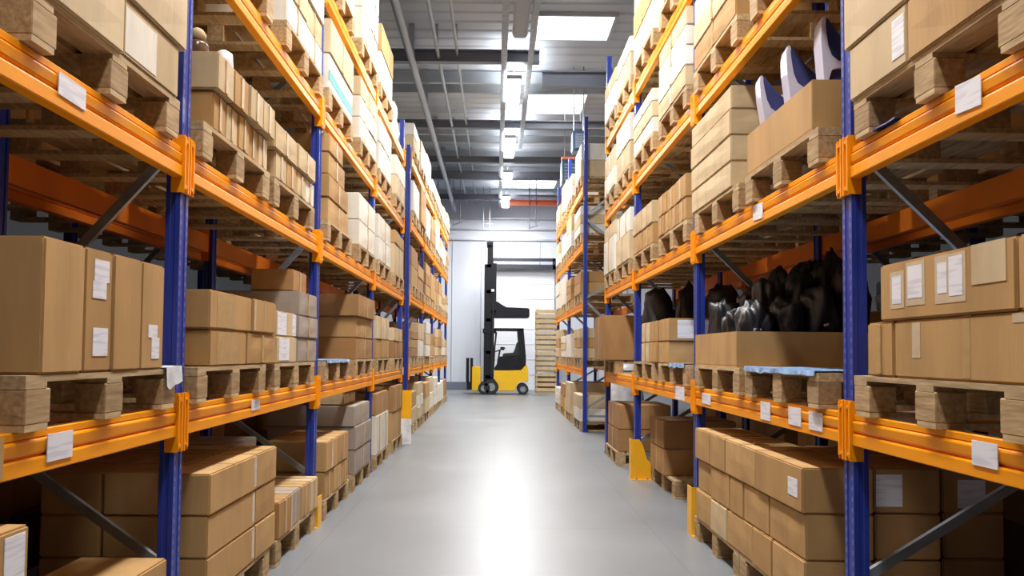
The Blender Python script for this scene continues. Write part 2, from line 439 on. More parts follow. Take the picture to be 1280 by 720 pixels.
def conn_mesh(s, flip, end, mat):
    k = ('c', s, flip, end, mat)
    if k not in _bm:
        dr = s * flip
        bm = bmesh.new()
        # flange over the post face, return along the post side, small bent lip
        e = -end
        bx(bm, dr * -.002, dr * .008, 0, e * .047, -.075, BH + .06)
        bx(bm, dr * -.008, dr * .055, 0, -e * .006, -.075, BH + .06)
        bx(bm, dr * -.012, dr * -.002, e * .036, e * .047, -.075, BH + .06)
        bx(bm, dr * -.012, dr * -.002, -e * .006, e * .008, -.06, BH + .05)
        for z in (-.045, BH + .03): tube(bm, (dr * -.012, e * .02, z), (dr * .0, e * .02, z), .009, 8)
        bmesh.ops.recalc_face_normals(bm, faces=bm.faces[:])
        me = bpy.data.meshes.new('connector'); bm.to_mesh(me); bm.free(); me.materials.append(M[mat])
        _bm[k] = me
    return _bm[k]
def sticker(parent, s, y0, y1, z0, z1, x=0, mat='paper', name='label', skew=0):
    bm = bmesh.new()
    prism(bm, [(y0, z0), (y1, z0 + skew), (y1, z1 + skew), (y0, z1)], 'x', s * (x - .004), s * x)
    o = link_mesh(name, bm, M[mat], parent)
    return o
def rack_beam(s, ya, yb, z, label, row=0, front=True, conn=True):
    flip = 1 if front else -1
    x = fx(s, 0 if front else DEPTH[s], row)
    mat = 'orange' if (front and row == 0) else 'orange_shade'
    y0, y1 = ya + .056, yb - .056
    o = bpy.data.objects.new('rack_beam', beam_mesh(s, y1 - y0, flip, mat)); COL.objects.link(o); o.location = (x, y0, z)
    tag(o, label, 'rack beam', 'orange rack beams')
    if conn:
        child('connector', conn_mesh(s, flip, 1, mat), o, (0, 0, 0)); child('connector', conn_mesh(s, flip, -1, mat), o, (0, y1 - y0, 0))
    return o
SH = ['first', 'second', 'third', 'top']
SHN = ['floor level', 'first shelf', 'second shelf', 'third shelf', 'top shelf']
BEAMS = {}
def rack(s, ys, lv, nm, row=0, levels=(0, 1, 2, 3), rear=True, detail=True, h=None):
    for i, y in enumerate(ys):
        if nm == 'near' and i == 0: w = 'just behind picture edge'
        hh = FH if h is None else h[i]
        loc = {'near': '%s side racking, %s from camera' % (SN[s], ORD[i]), 'distant': 'distant %s racking, %s beyond the gap' % (SN[s], ORD[i])}[nm]
        if row: loc = 'back-to-back row behind %s racking, %s from camera' % (SN[s], ORD[i])
        frame(s, y, 'blue steel upright frame of %s' % loc, row, hh, detail)
    for i in range(len(ys) - 1):
        for L in levels:
            for fr in ((True, False) if rear else (True,)):
                b = {'near': '%s racking' % SN[s], 'distant': 'distant %s racking' % SN[s]}[nm]
                if row: b = 'row behind %s racking' % SN[s]
                o = rack_beam(s, ys[i], ys[i + 1], lv[L], 'orange %s beam, %s, %s bay from camera, %s shelf' % ('aisle-side' if fr else 'rear', b, ORD[i], SH[L]), row, fr)
                if fr and row == 0: BEAMS[(s, nm, i, L)] = (o, ys[i] + .056)
rack(-1, FL, LV, 'near', h=[FH, FH, FH, FH, 5.35])
rack(1, FR, LV, 'near')
rack(-1, FL2, LV_FAR, 'distant', detail=False, h=[5.2, 5.6, 5.6, 5.6, 5.6])
rack(1, FR2, LV, 'distant', detail=False)
rack(-1, FL, LV, 'near', row=1, levels=(0, 1), rear=False, detail=False)
rack(1, FR, LV, 'near', row=1, levels=(0, 1), rear=False, detail=False)
# beam stickers (side, bay, shelf, y0, y1, z0, z1)
for (s, b, L, y0, y1, z0, z1, sk) in (
    (-1, 0, 1, 2.70, 2.88, .045, .125, -.006), (-1, 0, 0, 2.70, 2.86, .03, .125, 0), (-1, 1, 0, 4.95, 5.12, .04, .105, 0),
    (1, 0, 0, 2.62, 2.76, .045, .13, 0), (1, 0, 1, 2.68, 2.83, .03, .135, .01), (1, 1, 0, 4.02, 4.19, .03, .125, 0), (1, 1, 0, 4.30, 4.48, .03, .13, 0),
    (1, 1, 0, 4.78, 4.95, .02, .13, 0), (1, 2, 0, 6.95, 7.3, .01, .13, 0), (1, 1, 0, 6.1, 6.35, .03, .11, 0), (1, 1, 1, 4.90, 5.08, .02, .12, .01)):
    o, y0b = BEAMS[(s, 'near', b, L)]
    sticker(o, s, y0 - y0b, y1 - y0b, z0, z1, -.0005, 'paper', 'label', sk)
o, y0b = BEAMS[(-1, 'near', 0, 0)]
sticker(o, -1, 2.36 - y0b, 2.46 - y0b, .01, .14, -.0005, 'tape', 'tape_patch', 0)

# upright guards
def guard(s, y, w, h, label, chamfer=True):
    x = fx(s, -.04)
    bm = bmesh.new()
    pts = [(0, 0), (w, 0), (w, h * .42), (w - .05, h * .5), (w - .10, h * .86), (w - .14, h), (0, h)] if chamfer else [(0, 0), (w, 0), (w, h), (0, h)]
    prism(bm, [(s * a, b) for a, b in pts], 'y', -.006, 0)
    bx(bm, 0, s * .008, 0, .14, 0, h)
    bx(bm, 0, s * w, -.006, -.05, 0, .008)
    o = link_mesh('upright_guard', bm, M['yellow'], None, (x, y - .075, 0)); tag(o, label, 'guard')
    bm = bmesh.new()
    for q in (.06, w - .05): tube(bm, (s * q, -.03, .008), (s * q, -.03, .025), .012, 8)
    link_mesh('anchor_bolt', bm, M['steel'], o)
    return o
guard(1, FR[2], .24, .40, 'yellow steel foot guard on second right upright, beside three-layer carton stack')
guard(1, FR[3], .24, .48, 'yellow chamfered foot guard on third right upright, standing clear of goods')
guard(1, FR2[1], .27, .48, 'yellow foot guard on distant right racking beyond the gap')
guard(-1, FL[2], .10, .26, 'low yellow foot guard at second left upright between pallets', False)
o = link_mesh('upright_guard', box_bm(-.10, .10, -.008, 0, .42, .88, .003), M['yellow'], None, (-1.455, FL[4] - .12, 0)); tag(o, 'tall yellow plate guard with white lower half at fourth left upright', 'guard')
link_mesh('lower_sheet', box_bm(-.10, .10, -.008, 0, 0, .42, .003), M['wrapw'], o)

# ------------------------------------------------------------------ pallets
def pallet_meshes(D, L):
    k = ('p', D, L)
    if k in _bm: return _bm[k]
    bm = bmesh.new()      # deck: boards along y, 3 cross boards
    nb = 7; w = D / nb * .78
    for i in range(nb):
        x = (i / (nb - 1)) * (D - w)
        bx(bm, x, x + w, 0, L, PH - .022, PH)
    for y in (0, L / 2 - .06, L - .12): bx(bm, 0, D, y, y + .12, PH - .044, PH - .0221)
    deck = bpy.data.meshes.new('deck'); bm.to_mesh(deck); bm.free(); deck.materials.append(M['wood'])
    bm = bmesh.new(); bx(bm, 0, .12, 0, .145, .022, PH - .0441)
    bmesh.ops.bevel(bm, geom=bm.edges[:], offset=.004, segments=1, affect='EDGES')
    bl = bpy.data.meshes.new('block'); bm.to_mesh(bl); bm.free(); bl.materials.append(M['wood_red'])
    bm = bmesh.new(); bx(bm, 0, D, 0, .13, 0, .0219)
    bo = bpy.data.meshes.new('bottom_board'); bm.to_mesh(bo); bm.free(); bo.materials.append(M['wood'])
    # far version: everything in one mesh
    bm = bmesh.new()
    for i in range(5): bx(bm, i * D / 5 + .01, (i + 1) * D / 5 - .01, 0, L, PH - .022, PH)
    for y in (0, L / 2 - .07, L - .145):
        bx(bm, 0, D, y, y + .14, PH - .044, PH - .0221); bx(bm, 0, D, y, y + .14, 0, .022)
        for x in (0, D / 2 - .06, D - .12): bx(bm, x, x + .12, y, y + .145, .022, PH - .0441)
    far = bpy.data.meshes.new('pallet'); bm.to_mesh(far); bm.free(); far.materials.append(M['wood'])
    _bm[k] = (deck, bl, bo, far); return _bm[k]
def pallet(s, y0, z, label, d0=-.03, D=.98, L=1.18, near=True, row=0, z_off=0):
    deck, bl, bo, far = pallet_meshes(round(D, 3), round(L, 3))
    x = fx(s, d0, row)
    if not near:
        o = bpy.data.objects.new('pallet', far); COL.objects.link(o); o.location = (x, y0, z); o.scale.x = s
        return tag(o, label, 'pallet', 'wooden pallets in the racking')
    e = empty('pallet', (x, y0, z), label, 'pallet', 'wooden pallets in the racking')
    child('deck', deck, e, (0, 0, 0), s)
    for y in (0, (L - .145) / 2, L - .145):
        child('bottom_board', bo, e, (0, y, 0), s)
        for xx in (0, (D - .12) / 2, D - .12): child('block', bl, e, (s * xx, y, 0), s)
    return e

# ------------------------------------------------------------------ cartons
FAR = {'bm': None}
FARM = ['tan', 'brown', 'cream', 'white', 'grey', 'dark']
def far_box(x0, x1, y0, y1, z0, z1, mat):
    if FAR['bm'] is None: FAR['bm'] = bmesh.new()
    b2 = box_bm(min(x0, x1), max(x0, x1), y0, y1, z0, z1, .008, 1)
    me = bpy.data.meshes.new('t'); b2.to_mesh(me); b2.free(); n0 = len(FAR['bm'].faces); FAR['bm'].from_mesh(me); bpy.data.meshes.remove(me)
    FAR['bm'].faces.ensure_lookup_table()
    for f in FAR['bm'].faces[n0:]: f.material_index = FARM.index(mat)
COLN = {'tan': 'tan', 'brown': 'brown', 'cream': 'cream', 'white': 'white', 'grey': 'grey', 'dark': 'dark brown'}
USED = {}
def carton(s, d0, d1, y0, y1, z0, z1, mat, label, row=0, tape=True, stick=None, group=None, face='a', rot=0, bev=.008):
    """s side; d0..d1 depth behind beam face; tape on top and aisle face; stick: list of (face, u0,u1,v0,v1[,mat]) fractions"""
    x0, x1 = fx(s, d0, row), fx(s, d1, row)
    cx, cy = (x0 + x1) / 2, (y0 + y1) / 2
    w, l, h = abs(x1 - x0), y1 - y0, z1 - z0
    bm = box_bm(-w / 2, w / 2, -l / 2, l / 2, 0, h)
    # light sag and bulge so the edges are not ruler-straight
    bmesh.ops.subdivide_edges(bm, edges=bm.edges[:], cuts=1, use_grid_fill=True)
    for v in bm.verts:
        nx, ny = abs(abs(v.co.x) - w / 2) < 1e-5, abs(abs(v.co.y) - l / 2) < 1e-5
        mid = abs(v.co.z - h / 2) < 1e-4
        if stick: continue
        if nx and not ny and mid: v.co.x += math.copysign(min(.006, .01 * l), v.co.x)
        if ny and not nx and mid: v.co.y += math.copysign(.004, v.co.y)
        if abs(v.co.z - h) < 1e-5 and not nx and not ny: v.co.z -= .004
    sharp = [e for e in bm.edges if len(e.link_faces) == 2 and e.calc_face_angle() > 1.0]
    bmesh.ops.bevel(bm, geom=sharp, offset=bev, segments=2, affect='EDGES')
    o = link_mesh('cardboard_box', bm, M[mat], None, (cx, cy, z0))
    o.rotation_euler.z = rot
    base = label; USED[base] = USED.get(base, 0) + 1
    tag(o, label, 'box', group)
    sg = -s
    if tape:
        bm = bmesh.new(); tw = min(.022, l * .08)
        if l > w * .9 or True:
            bx(bm, -w / 2 + .005, w / 2 - .005, -tw, tw, h - .003, h + .0015)
            pass
        if tape != 'top': bx(bm, sg * (w / 2 - .002), sg * (w / 2 + (.0008 if stick else .0065)), -tw, tw, .012, h - .012)
        link_mesh('tape', bm, M['tape'], o)
    for st in (stick or []):
        f, u0, u1, v0, v1 = st[:5]; mt = st[5] if len(st) > 5 else 'paper'
        bm = bmesh.new(); tk = .0012 if mt in ('cleartape', 'tape') else .0022
        if f == 'a': bx(bm, sg * (w / 2 - .001), sg * (w / 2 + tk), -l / 2 + u0 * l, -l / 2 + u1 * l, v0 * h, v1 * h)
        elif f == 'c': bx(bm, -w / 2 + u0 * w if s > 0 else w / 2 - u0 * w, -w / 2 + u1 * w if s > 0 else w / 2 - u1 * w, -l / 2 - .002, -l / 2 + .001, v0 * h, v1 * h)
        so = link_mesh('label' if mt != 'teal' else 'printed_panel', bm, M[mt], o)
        if mt == 'teal': so['label'] = 'teal printed panel'
    return o
def layer_word(i, n):
    if n == 1: return 'single layer'
    return 'bottom layer' if i == 0 else ('top layer' if i == n - 1 else '%s layer' % ORD[i])
def along_word(i, n):
    if n == 1: return 'whole width'
    return 'nearest end' if i == 0 else ('farthest end' if i == n - 1 else '%s along' % ORD[i])
def stack(s, zb, layers, place, row=0, group=None, near=True, tape=True):
    """layers: list of dicts h, segs=[y0,y1,...], mat, d=(d0,d1) or rows=[(d0,d1),..], stick={seg:[...]}"""
    z = zb; n = len(layers)
    for i, L in enumerate(layers):
        segs = L['segs']; rows = L.get('rows') or [L.get('d', (-.02, .55))]
        ns = len(segs) - 1
        for r, (d0, d1) in enumerate(rows):
            for j in range(ns):
                jit = R.uniform(-.012, .004) if r == 0 and (ns > 1 or n > 1) else 0
                mt = L['mat']; mt = mt[j % len(mt)] if isinstance(mt, (list, tuple)) else mt
                st = (L.get('stick') or {}).get(j) if r == 0 else (L.get('rstick') or {}).get(r)
                rw = '' if len(rows) == 1 else (', front row' if r == 0 else ', %s row back' % ORD[r])
                lb = '%s carton, %s, %s%s, %s' % (COLN[mt], layer_word(i, n), along_word(j, ns), rw, place)
                hh = L.get('hs', {}).get(j, L['h'])
                if not near or L.get('far'):
                    far_box(fx(s, d0 + jit, row), fx(s, d1 + jit, row), segs[j] + .004, segs[j + 1] - .004, z + .002, z + hh - .001, mt); continue
                carton(s, d0 + jit, d1, segs[j] + .004, segs[j + 1] - .004, z + .002, z + hh - .001, mt, lb, row,
                       tape=(tape if near and hh > .12 else False), stick=st, group=group, bev=.008 if near else .006)
        z += L['h']
    return z
def lin(a, b, n): return [a + (b - a) * k / n for k in range(n + 1)]

def ztop(L, far=False):       # top of the shelf beams; L 0 = floor
    return 0.001 if L == 0 else (LV_FAR if far else LV)[L - 1] + BH + .001
def place_name(s, bay, slot, L, far=False):
    return '%s%s bay %s, %s pallet, %s' % ('distant ' if far else '', SN[s], ['one', 'two', 'three', 'four', 'five'][bay], 'near' if slot == 0 else 'far', SHN[L])
def slot_y(s, bay, slot, far=False):
    ys = ({-1: FL2, 1: FR2} if far else {-1: FL, 1: FR})[s]
    a, b = ys[bay], ys[bay + 1]
    span = b - a
    if span < 2.7: L = (span - .3) / 2; return (a + .1, L) if slot == 0 else (b - .1 - L, L)
    return (a + .12, 1.18) if slot == 0 else (b - .12 - 1.18, 1.18)
def P(s, bay, slot, L, y0=None, near=True, far=False, D=None, d0=-.03, row=0):
    yy, ll = slot_y(s, bay, slot, far)
    if y0 is not None: yy = y0
    D = D or (DEPTH[s] + .02)
    nm = place_name(s, bay, slot, L, far)
    if row: nm = 'row behind ' + nm
    pallet(s, yy, ztop(L, far), 'unseen wooden pallet added for shade, ' + nm.replace(' pallet', ' position'), d0, D, ll, near, row)
    return yy, ll, ztop(L, far) + PH

# ---- LEFT bay one
P(-1, 0, 0, 0, 1.34); z = ztop(0) + PH
stack(-1, z, [dict(h=.37, segs=[1.75, 2.57], mat='brown', d=(-.03, .6)), dict(h=.38, segs=[1.75, 2.57], mat='tan', d=(-.03, .6), stick={0: [('a', .84, .97, .35, .95)]})], 'left bay one, near pallet, floor level')
P(-1, 0, 1, 0, 2.55)
stack(-1, z, [dict(h=.36, segs=[2.72, 3.66], mat='tan', d=(-.03, .37))], 'left bay one, far pallet, floor level')
y, l, z = P(-1, 0, 1, 1, 2.52)
stack(-1, z, [dict(h=.465, segs=[2.59, 2.86, 3.07, 3.32, 3.55], mat=['tan', 'tan', 'tan', 'tan'], d=(-.035, .85),
      stick={1: [('a', .25, .75, .60, .74), ('a', .3, .85, .74, .92), ('a', .3, .85, .13, .36)], 3: [('a', .3, .7, .30, .42), ('a', .45, .8, .1, .3)]})], 'left bay one, first shelf', tape=False)
# white film caught at the pallet corner
def film(s, y0, y1, z0, z1, d, label, mat='film', drop=.1, dd=.5):
    bm = bmesh.new(); nY, nX = 14, 6
    g = []
    for i in range(nY + 1):
        row = []
        for j in range(nX + 1):
            v = y0 + (y1 - y0) * i / nY; u = d + dd * (j / nX)
            n = noise.noise(Vector((v * 6, u * 6, z0)))
            if j == 0: p = (fx(s, d - .012 - .01 * abs(n)), v, z0 - drop * (.6 + .6 * noise.noise(Vector((v * 9, 3, 1)))))
            else: p = (fx(s, d + (dd) * (j - 1) / (nX - 1) - (.01 if j == 1 else 0)), v, z0 + .004 + .012 * abs(n))
            row.append(bm.verts.new(p))
        g.append(row)
    for i in range(nY):
        for j in range(nX): bm.faces.new([g[i][j], g[i + 1][j], g[i + 1][j + 1], g[i][j + 1]])
    r = bmesh.ops.extrude_face_region(bm, geom=bm.faces[:])
    bmesh.ops.translate(bm, verts=[v for v in r['geom'] if isinstance(v, bmesh.types.BMVert)], vec=(0, 0, .003))
    o = link_mesh('film_sheet', bm, M[mat]); return tag(o, label, 'plastic film')
film(-1, 3.56, 3.73, z, z, -.035, 'crumpled clear film hanging at pallet corner beside first left upright', drop=.12, dd=.2)
y, l, z = P(-1, 0, 1, 2, 2.49)
stack(-1, z, [dict(h=.245, segs=[2.50, 3.09, 3.64], mat='cream', d=(-.03, .6), stick={1: [('a', .02, .55, .08, .85, 'white')]}),
              dict(h=.26, segs=[2.50, 3.08, 3.70], mat='cream', d=(-.045, .6)), dict(h=.24, segs=[2.50, 3.05, 3.66], mat='cream', d=(-.03, .6))], 'left bay one, second shelf', tape='top')
# ---- LEFT bay two
y, l, z = P(-1, 1, 0, 0, 4.14)
stack(-1, z, [dict(h=.222, segs=[4.15, 4.97, 5.42], mat='tan', rows=[(-.03, .22), (.235, .52), (.535, .85)], stick={0: [('a', .93, .995, .1, .95, 'cleartape')]}) for k in range(3)], 'left bay two, floor', tape='top')
y, l, z = P(-1, 1, 1, 0, 5.47)
stack(-1, z, [dict(h=.26, segs=[5.50, 5.86, 6.16, 6.44, 6.70], mat=['brown', 'grey', 'tan', 'cream'], d=(-.03, .42), stick={1: [('a', .0, .15, .02, .98, 'cleartape')]})], 'left bay two, far, floor')
# grey wrapped goods behind
stack(-1, z, [dict(h=.20, segs=[5.5, 6.6], mat='grey', d=(.46, .93)), dict(h=.2, segs=[5.5, 6.6], mat='grey', d=(.46, .93)), dict(h=.2, segs=[5.45, 6.6], mat='grey', d=(.46, .93))], 'left bay two, far pallet back, floor level')
y, l, z = P(-1, 1, 0, 1, 3.97)
stack(-1, z, [dict(h=.20, segs=[4.13, 4.74, 5.36], mat='tan', rows=[(-.02, .265), (.29, .57)], stick={0: [('a', .18, .75, .05, .95, 'tape')]}),
              dict(h=.21, segs=[4.11, 4.82, 5.32], mat='tan', rows=[(-.035, .28), (.305, .58)], stick={0: [('a', .15, .55, .05, .95, 'tape')], 1: [('a', .03, .1, .04, .96, 'cleartape')]})], 'left bay two, first shelf')
y, l, z = P(-1, 1, 1, 1, 5.36)
stack(-1, z, [dict(h=.19, segs=[5.40, 5.94], mat='cream', d=(-.02, .3), stick={0: [('a', .1, .6, .1, .95)]}), dict(h=.18, segs=[5.42, 5.96], mat='cream', d=(-.02, .3), stick={0: [('a', .05, .5, .05, .95), ('a', .8, 1.0, .05, .95)]})], 'left bay two, far pallet near half, first shelf')
stack(-1, z, [dict(h=.19, segs=[5.98, 6.62], mat='grey', d=(-.025, .62)), dict(h=.17, segs=[5.98, 6.62], mat='grey', d=(-.025, .62)), dict(h=.19, segs=[6.0, 6.6], mat='grey', d=(-.03, .62))], 'left bay two, far pallet far half, first shelf')
carton(-1, .03, .36, 6.03, 6.45, z + .552, z + .72, 'brown', 'small brown carton on top of grey boxes, left bay two, first shelf')
y, l, z = P(-1, 1, 0, 2, 3.97)
stack(-1, z, [dict(h=.21, segs=lin(4.12, 5.12, 5), mat=['tan', 'cream', 'tan'], d=(-.02, .4)), dict(h=.205, segs=lin(4.10, 5.14, 4), mat=['cream', 'tan', 'cream'], d=(-.055, .4))], 'left bay two, near pallet, second shelf')
zt = z + .42
bm = bmesh.new(); lathe(bm, [(.05, 0), (.06, .02), (.062, .07), (.05, .085), (.03, .09)], 20); o = link_mesh('jar', bm, M['glassjar'], None, (fx(-1, .11), 4.22, zt - .002), True)
tag(o, 'small dark round jar with pale knob lid on top of near carton', 'jar')
bm = bmesh.new(); lathe(bm, [(.02, .085), (.045, .10), (.048, .13), (.03, .155), (.012, .165)], 20); link_mesh('lid', bm, M['cream'], o, smooth=True)
for k, (yy, dd) in enumerate(((4.58, .09), (4.72, .16))):
    bm = bmesh.new(); lathe(bm, [(.015, 0), (.05, .02), (.055, .09), (.05, .16), (.02, .18)], 18)
    tag(link_mesh('wrapped_roll', bm, M['wrapw'], None, (fx(-1, dd), yy, zt - .002), True), ['upright white wrapped roll on cartons, nearer of the pair', 'upright white wrapped roll on cartons, farther of the pair'][k], 'roll')
y, l, z = P(-1, 1, 1, 2, 5.26)
stack(-1, z, [dict(h=.19, segs=lin(5.28, 6.42, 4), mat=['cream', 'tan', 'cream', 'white'], d=(-.02, .4)), dict(h=.19, segs=[5.22, 5.8, 6.36], mat='cream', d=(-.04, .4))], 'left bay two, far pallet, second shelf')
def simple(s, bay, slot, L, lays, near=True, far=False, d=(-.02, .6), mat='cream', y0=None, ins=.02, stick=None, teal=False):
    y, l, z = P(s, bay, slot, L, y0, near, far)
    layers = []
    for i, (h, n) in enumerate(lays):
        a, b = y + ins, y + l - ins
        st = {k: [('a', .0, 1.0, .25, .55, 'teal')] for k in range(n)} if (teal and i == 0) else stick
        layers.append(dict(h=h, segs=lin(a, b, n), mat=mat[i % len(mat)] if isinstance(mat, (list, tuple)) else mat, d=d, stick=st))
    return stack(s, z, layers, place_name(s, bay, slot, L, far), near=near)
simple(-1, 1, 0, 3, [(.24, 2), (.24, 2), (.2, 2)], mat=['cream', 'white', 'cream'])
simple(-1, 1, 1, 3, [(.22, 2), (.22, 2), (.25, 1)], mat=['white', 'cream', 'white'])
# ---- LEFT bay three
P(-1, 2, 0, 1, 6.94); 
film(-1, 6.97, 8.05, ztop(1) + PH, 0, -.03, 'blue and white film sheet on empty pallet, left bay three, first shelf', 'bluefilm', .03, .6)
y, l, z = P(-1, 2, 1, 1, 8.45)
stack(-1, z, [dict(h=.24, segs=[8.5, 9.62], mat='brown', d=(-.02, .75)), dict(h=.23, segs=[8.5, 9.62], mat='tan', d=(-.02, .75)), dict(h=.24, segs=[8.45, 9.6], mat='brown', d=(-.04, .75))], place_name(-1, 2, 1, 1))
y, l, z = P(-1, 2, 0, 0, 6.98)
stack(-1, z, [dict(h=.24, segs=lin(7.0, 8.1, 3), mat='tan', d=(-.03, .5)), dict(h=.27, segs=lin(7.0, 8.05, 2), mat='tan', d=(-.03, .5), stick={0: [('a', .48, .56, .02, .98, 'cleartape')]})], place_name(-1, 2, 0, 0))
y, l, z = P(-1, 2, 1, 0, 8.4)
stack(-1, z, [dict(h=.26, segs=[8.42, 9.5], mat='grey', d=(-.03, .9)), dict(h=.25, segs=[8.42, 9.5], mat='grey', d=(-.05, .9)), dict(h=.22, segs=[8.4, 9.45], mat='grey', d=(-.02, .9))], place_name(-1, 2, 1, 0))
carton(-1, .1, .5, 8.5, 9.2, z + .74, z + .86, 'cream', 'flat cream carton on top of grey boxes, left bay three, floor level')
y, l, z = P(-1, 2, 0, 2, 6.95)
stack(-1, z, [dict(h=.21, segs=[6.98, 7.95], mat='tan', d=(-.02, .5)), dict(h=.21, segs=[6.97, 7.9], mat='tan', d=(-.03, .5)), dict(h=.2, segs=[6.98, 7.75], mat='tan', d=(-.02, .5)), dict(h=.17, segs=[6.98, 7.6], mat='tan', d=(-.02, .5))], place_name(-1, 2, 0, 2))
simple(-1, 2, 1, 2, [(.28, 1), (.3, 1)], mat=['white', 'white'], d=(-.02, .6))
simple(-1, 2, 0, 3, [(.32, 1), (.32, 1)], mat=['white', 'cream'], teal=True)
simple(-1, 2, 1, 3, [(.24, 2), (.24, 2), (.22, 2)], mat=['white', 'white', 'cream'])
simple(-1, 2, 0, 4, [(.3, 1), (.3, 1), (.3, 1)], mat=['white', 'cream', 'white'])
simple(-1, 2, 1, 4, [(.36, 2), (.36, 2), (.34, 2)], mat=['white', 'white', 'white'])
# ---- LEFT bay four
simple(-1, 3, 0, 0, [(.5, 2), (.28, 1)], mat=['white', 'brown'])
simple(-1, 3, 1, 0, [(.42, 1), (.38, 2)], mat=['tan', 'brown'])
simple(-1, 3, 0, 1, [(.25, 3), (.3, 2)], mat=['tan', 'cream'])
simple(-1, 3, 1, 1, [(.25, 2), (.2, 3)], mat=['brown', 'cream'])
simple(-1, 3, 0, 2, [(.3, 1), (.3, 1)], mat=['white', 'white'])
simple(-1, 3, 1, 2, [(.45, 1), (.2, 2)], mat=['cream', 'tan'])
simple(-1, 3, 0, 3, [(.35, 1), (.32, 2)], mat=['white', 'white'])
simple(-1, 3, 1, 3, [(.3, 2), (.3, 1)], mat=['cream', 'white'])
simple(-1, 3, 0, 4, [(.42, 1), (.36, 1)], mat=['white', 'tan'])
# pale crumpled bundle standing at the end of the top shelf
def lump(name, mat, loc, size, seed, label, cat, sub=3, amp=.22, parent=None, group=None, freq=2.2, flat=True):
    bm = bmesh.new(); bmesh.ops.create_icosphere(bm, subdivisions=sub, radius=1)
    for v in bm.verts:
        p = v.co.normalized()
        k = max(abs(p.x), abs(p.y), abs(p.z)); sq = .55 + .45 / k if flat else 1
        n = noise.noise(p * freq + Vector((seed, seed * 1.7, 0))); n2 = noise.noise(p * freq * 3 + Vector((0, seed, seed))) + (.9 * abs(noise.noise(p * 7 + Vector((seed, 0, seed)))) if mat == 'bag' else 0)
        q = p * sq * (1 + amp * n + amp * .5 * n2) * .72
        q.z = max(q.z, -.62)
        v.co = (q.x * size[0], q.y * size[1], (q.z + .62) * size[2])
    o = link_mesh(name, bm, M[mat], parent, loc, True)
    if not parent: tag(o, label, cat, group)
    return o
lump('wrapped_bundle', 'wrapw', (fx(-1, .3), 12.3, LV[3] + BH + .001), (.36, .45, .5), 3, 'crumpled pale bundle at far end of left top shelf', 'bundle')
# ---- distant LEFT racking
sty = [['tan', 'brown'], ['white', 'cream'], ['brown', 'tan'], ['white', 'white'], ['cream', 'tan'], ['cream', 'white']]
for bay in range(4):
    for slot in range(2):
        for L in range(5):
            q = R.random(); k = R.randrange(6)
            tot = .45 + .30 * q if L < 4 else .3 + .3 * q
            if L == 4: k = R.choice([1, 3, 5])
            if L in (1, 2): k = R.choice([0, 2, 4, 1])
            nl = R.choice([1, 2, 2, 3]); lays = [(tot / nl, R.choice([1, 2])) for _ in range(nl)]
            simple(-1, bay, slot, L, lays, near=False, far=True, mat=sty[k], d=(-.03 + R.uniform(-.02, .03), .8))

# ---- RIGHT bay one
y, l, z = P(1, 0, 1, 1, 2.42)
stack(1, z, [dict(h=.235, segs=[2.25, 3.25, 3.48], mat='tan', d=(-.02, .75), stick={0: [('a', .80, .86, .35, .95, 'cleartape'), ('a', .1, .25, .85, .98, 'cleartape')]})], 'right bay one, first shelf, lower')
o = carton(1, -.03, .75, 2.475, 3.35, z + .237, z + .475, 'tan', 'long tan carton with four taped papers, right bay one, first shelf', stick=[
    ('a', .80, .88, .28, .76), ('a', .62, .74, .34, .88), ('a', .43, .50, .36, .84), ('a', .32, .415, .30, .9), ('a', .05, .26, .42, 1.0, 'cream'), ('a', .775, .90, .20, .84, 'cleartape'), ('a', .60, .755, .22, .95, 'cleartape'), ('a', .30, .52, .2, .95, 'cleartape')], tape=False)
carton(1, -.03, .75, 1.75, 2.465, z + .237, z + .475, 'tan', 'tan carton cut by right picture edge, right bay one, first shelf')
# raised lid flap and sheet on that carton
bm = bmesh.new(); prism(bm, [(2.1, 0), (3.36, 0), (3.36, .006), (2.1, .012)], 'x', 0, .32)
bm2 = link_mesh('cardboard_sheet', bm, M['brown'], None, (fx(1, .05), 0, z + .477)); tag(bm2, 'loose brown cardboard sheet lying on the papered carton', 'cardboard sheet')
y, l, z = P(1, 0, 1, 2, 2.40)
stack(1, z, [dict(h=.25, segs=[2.40, 3.09, 3.60], mat=['tan', 'cream'], d=(-.03, .6), hs={0: .25}, stick={1: [('a', .03, .22, .18, .85)]}), dict(h=.26, segs=[2.40, 3.085, 3.64], mat=['tan', 'cream'], d=(-.045, .6)), dict(h=.24, segs=[2.40, 3.08, 3.6], mat='cream', d=(-.03, .6))], 'right bay one, second shelf', tape='top')
film(1, 3.25, 3.55, ztop(2) + .002, 0, .0, 'crumpled dark strapping scrap on beam beside first right upright', 'navy', .0, .06)
# ---- RIGHT bay two, floor: three-layer stack
P(1, 1, 0, 0, 4.12); P(1, 1, 1, 0, 5.31); z = ztop(0) + PH
stack(1, z, [dict(h=.235, segs=[4.17, 4.66, 5.02, 5.56, 5.98, 6.42], mat=['tan', 'tan', 'tan', 'cream'], d=(-.03, .33)),
             dict(h=.245, segs=[4.17, 4.72, 5.20, 5.50, 5.98, 6.40], mat=['tan'], d=(-.025, .33)),
             dict(h=.245, segs=[4.17, 4.93, 5.58, 5.99, 6.42], mat=['tan'], d=(-.04, .33), stick={0: [('a', .08, .26, .30, .70)]})], 'right bay two, floor level', tape='top')
stack(1, z, [dict(h=.235, segs=[4.2, 5.2], mat='brown', d=(.36, .70)), dict(h=.245, segs=[4.2, 5.2], mat='brown', d=(.36, .70)), dict(h=.245, segs=[4.2, 5.2], mat='brown', d=(.36, .70), stick={0: [('c', .02, .42, .15, .85)]})], 'right bay two, middle row, floor level')
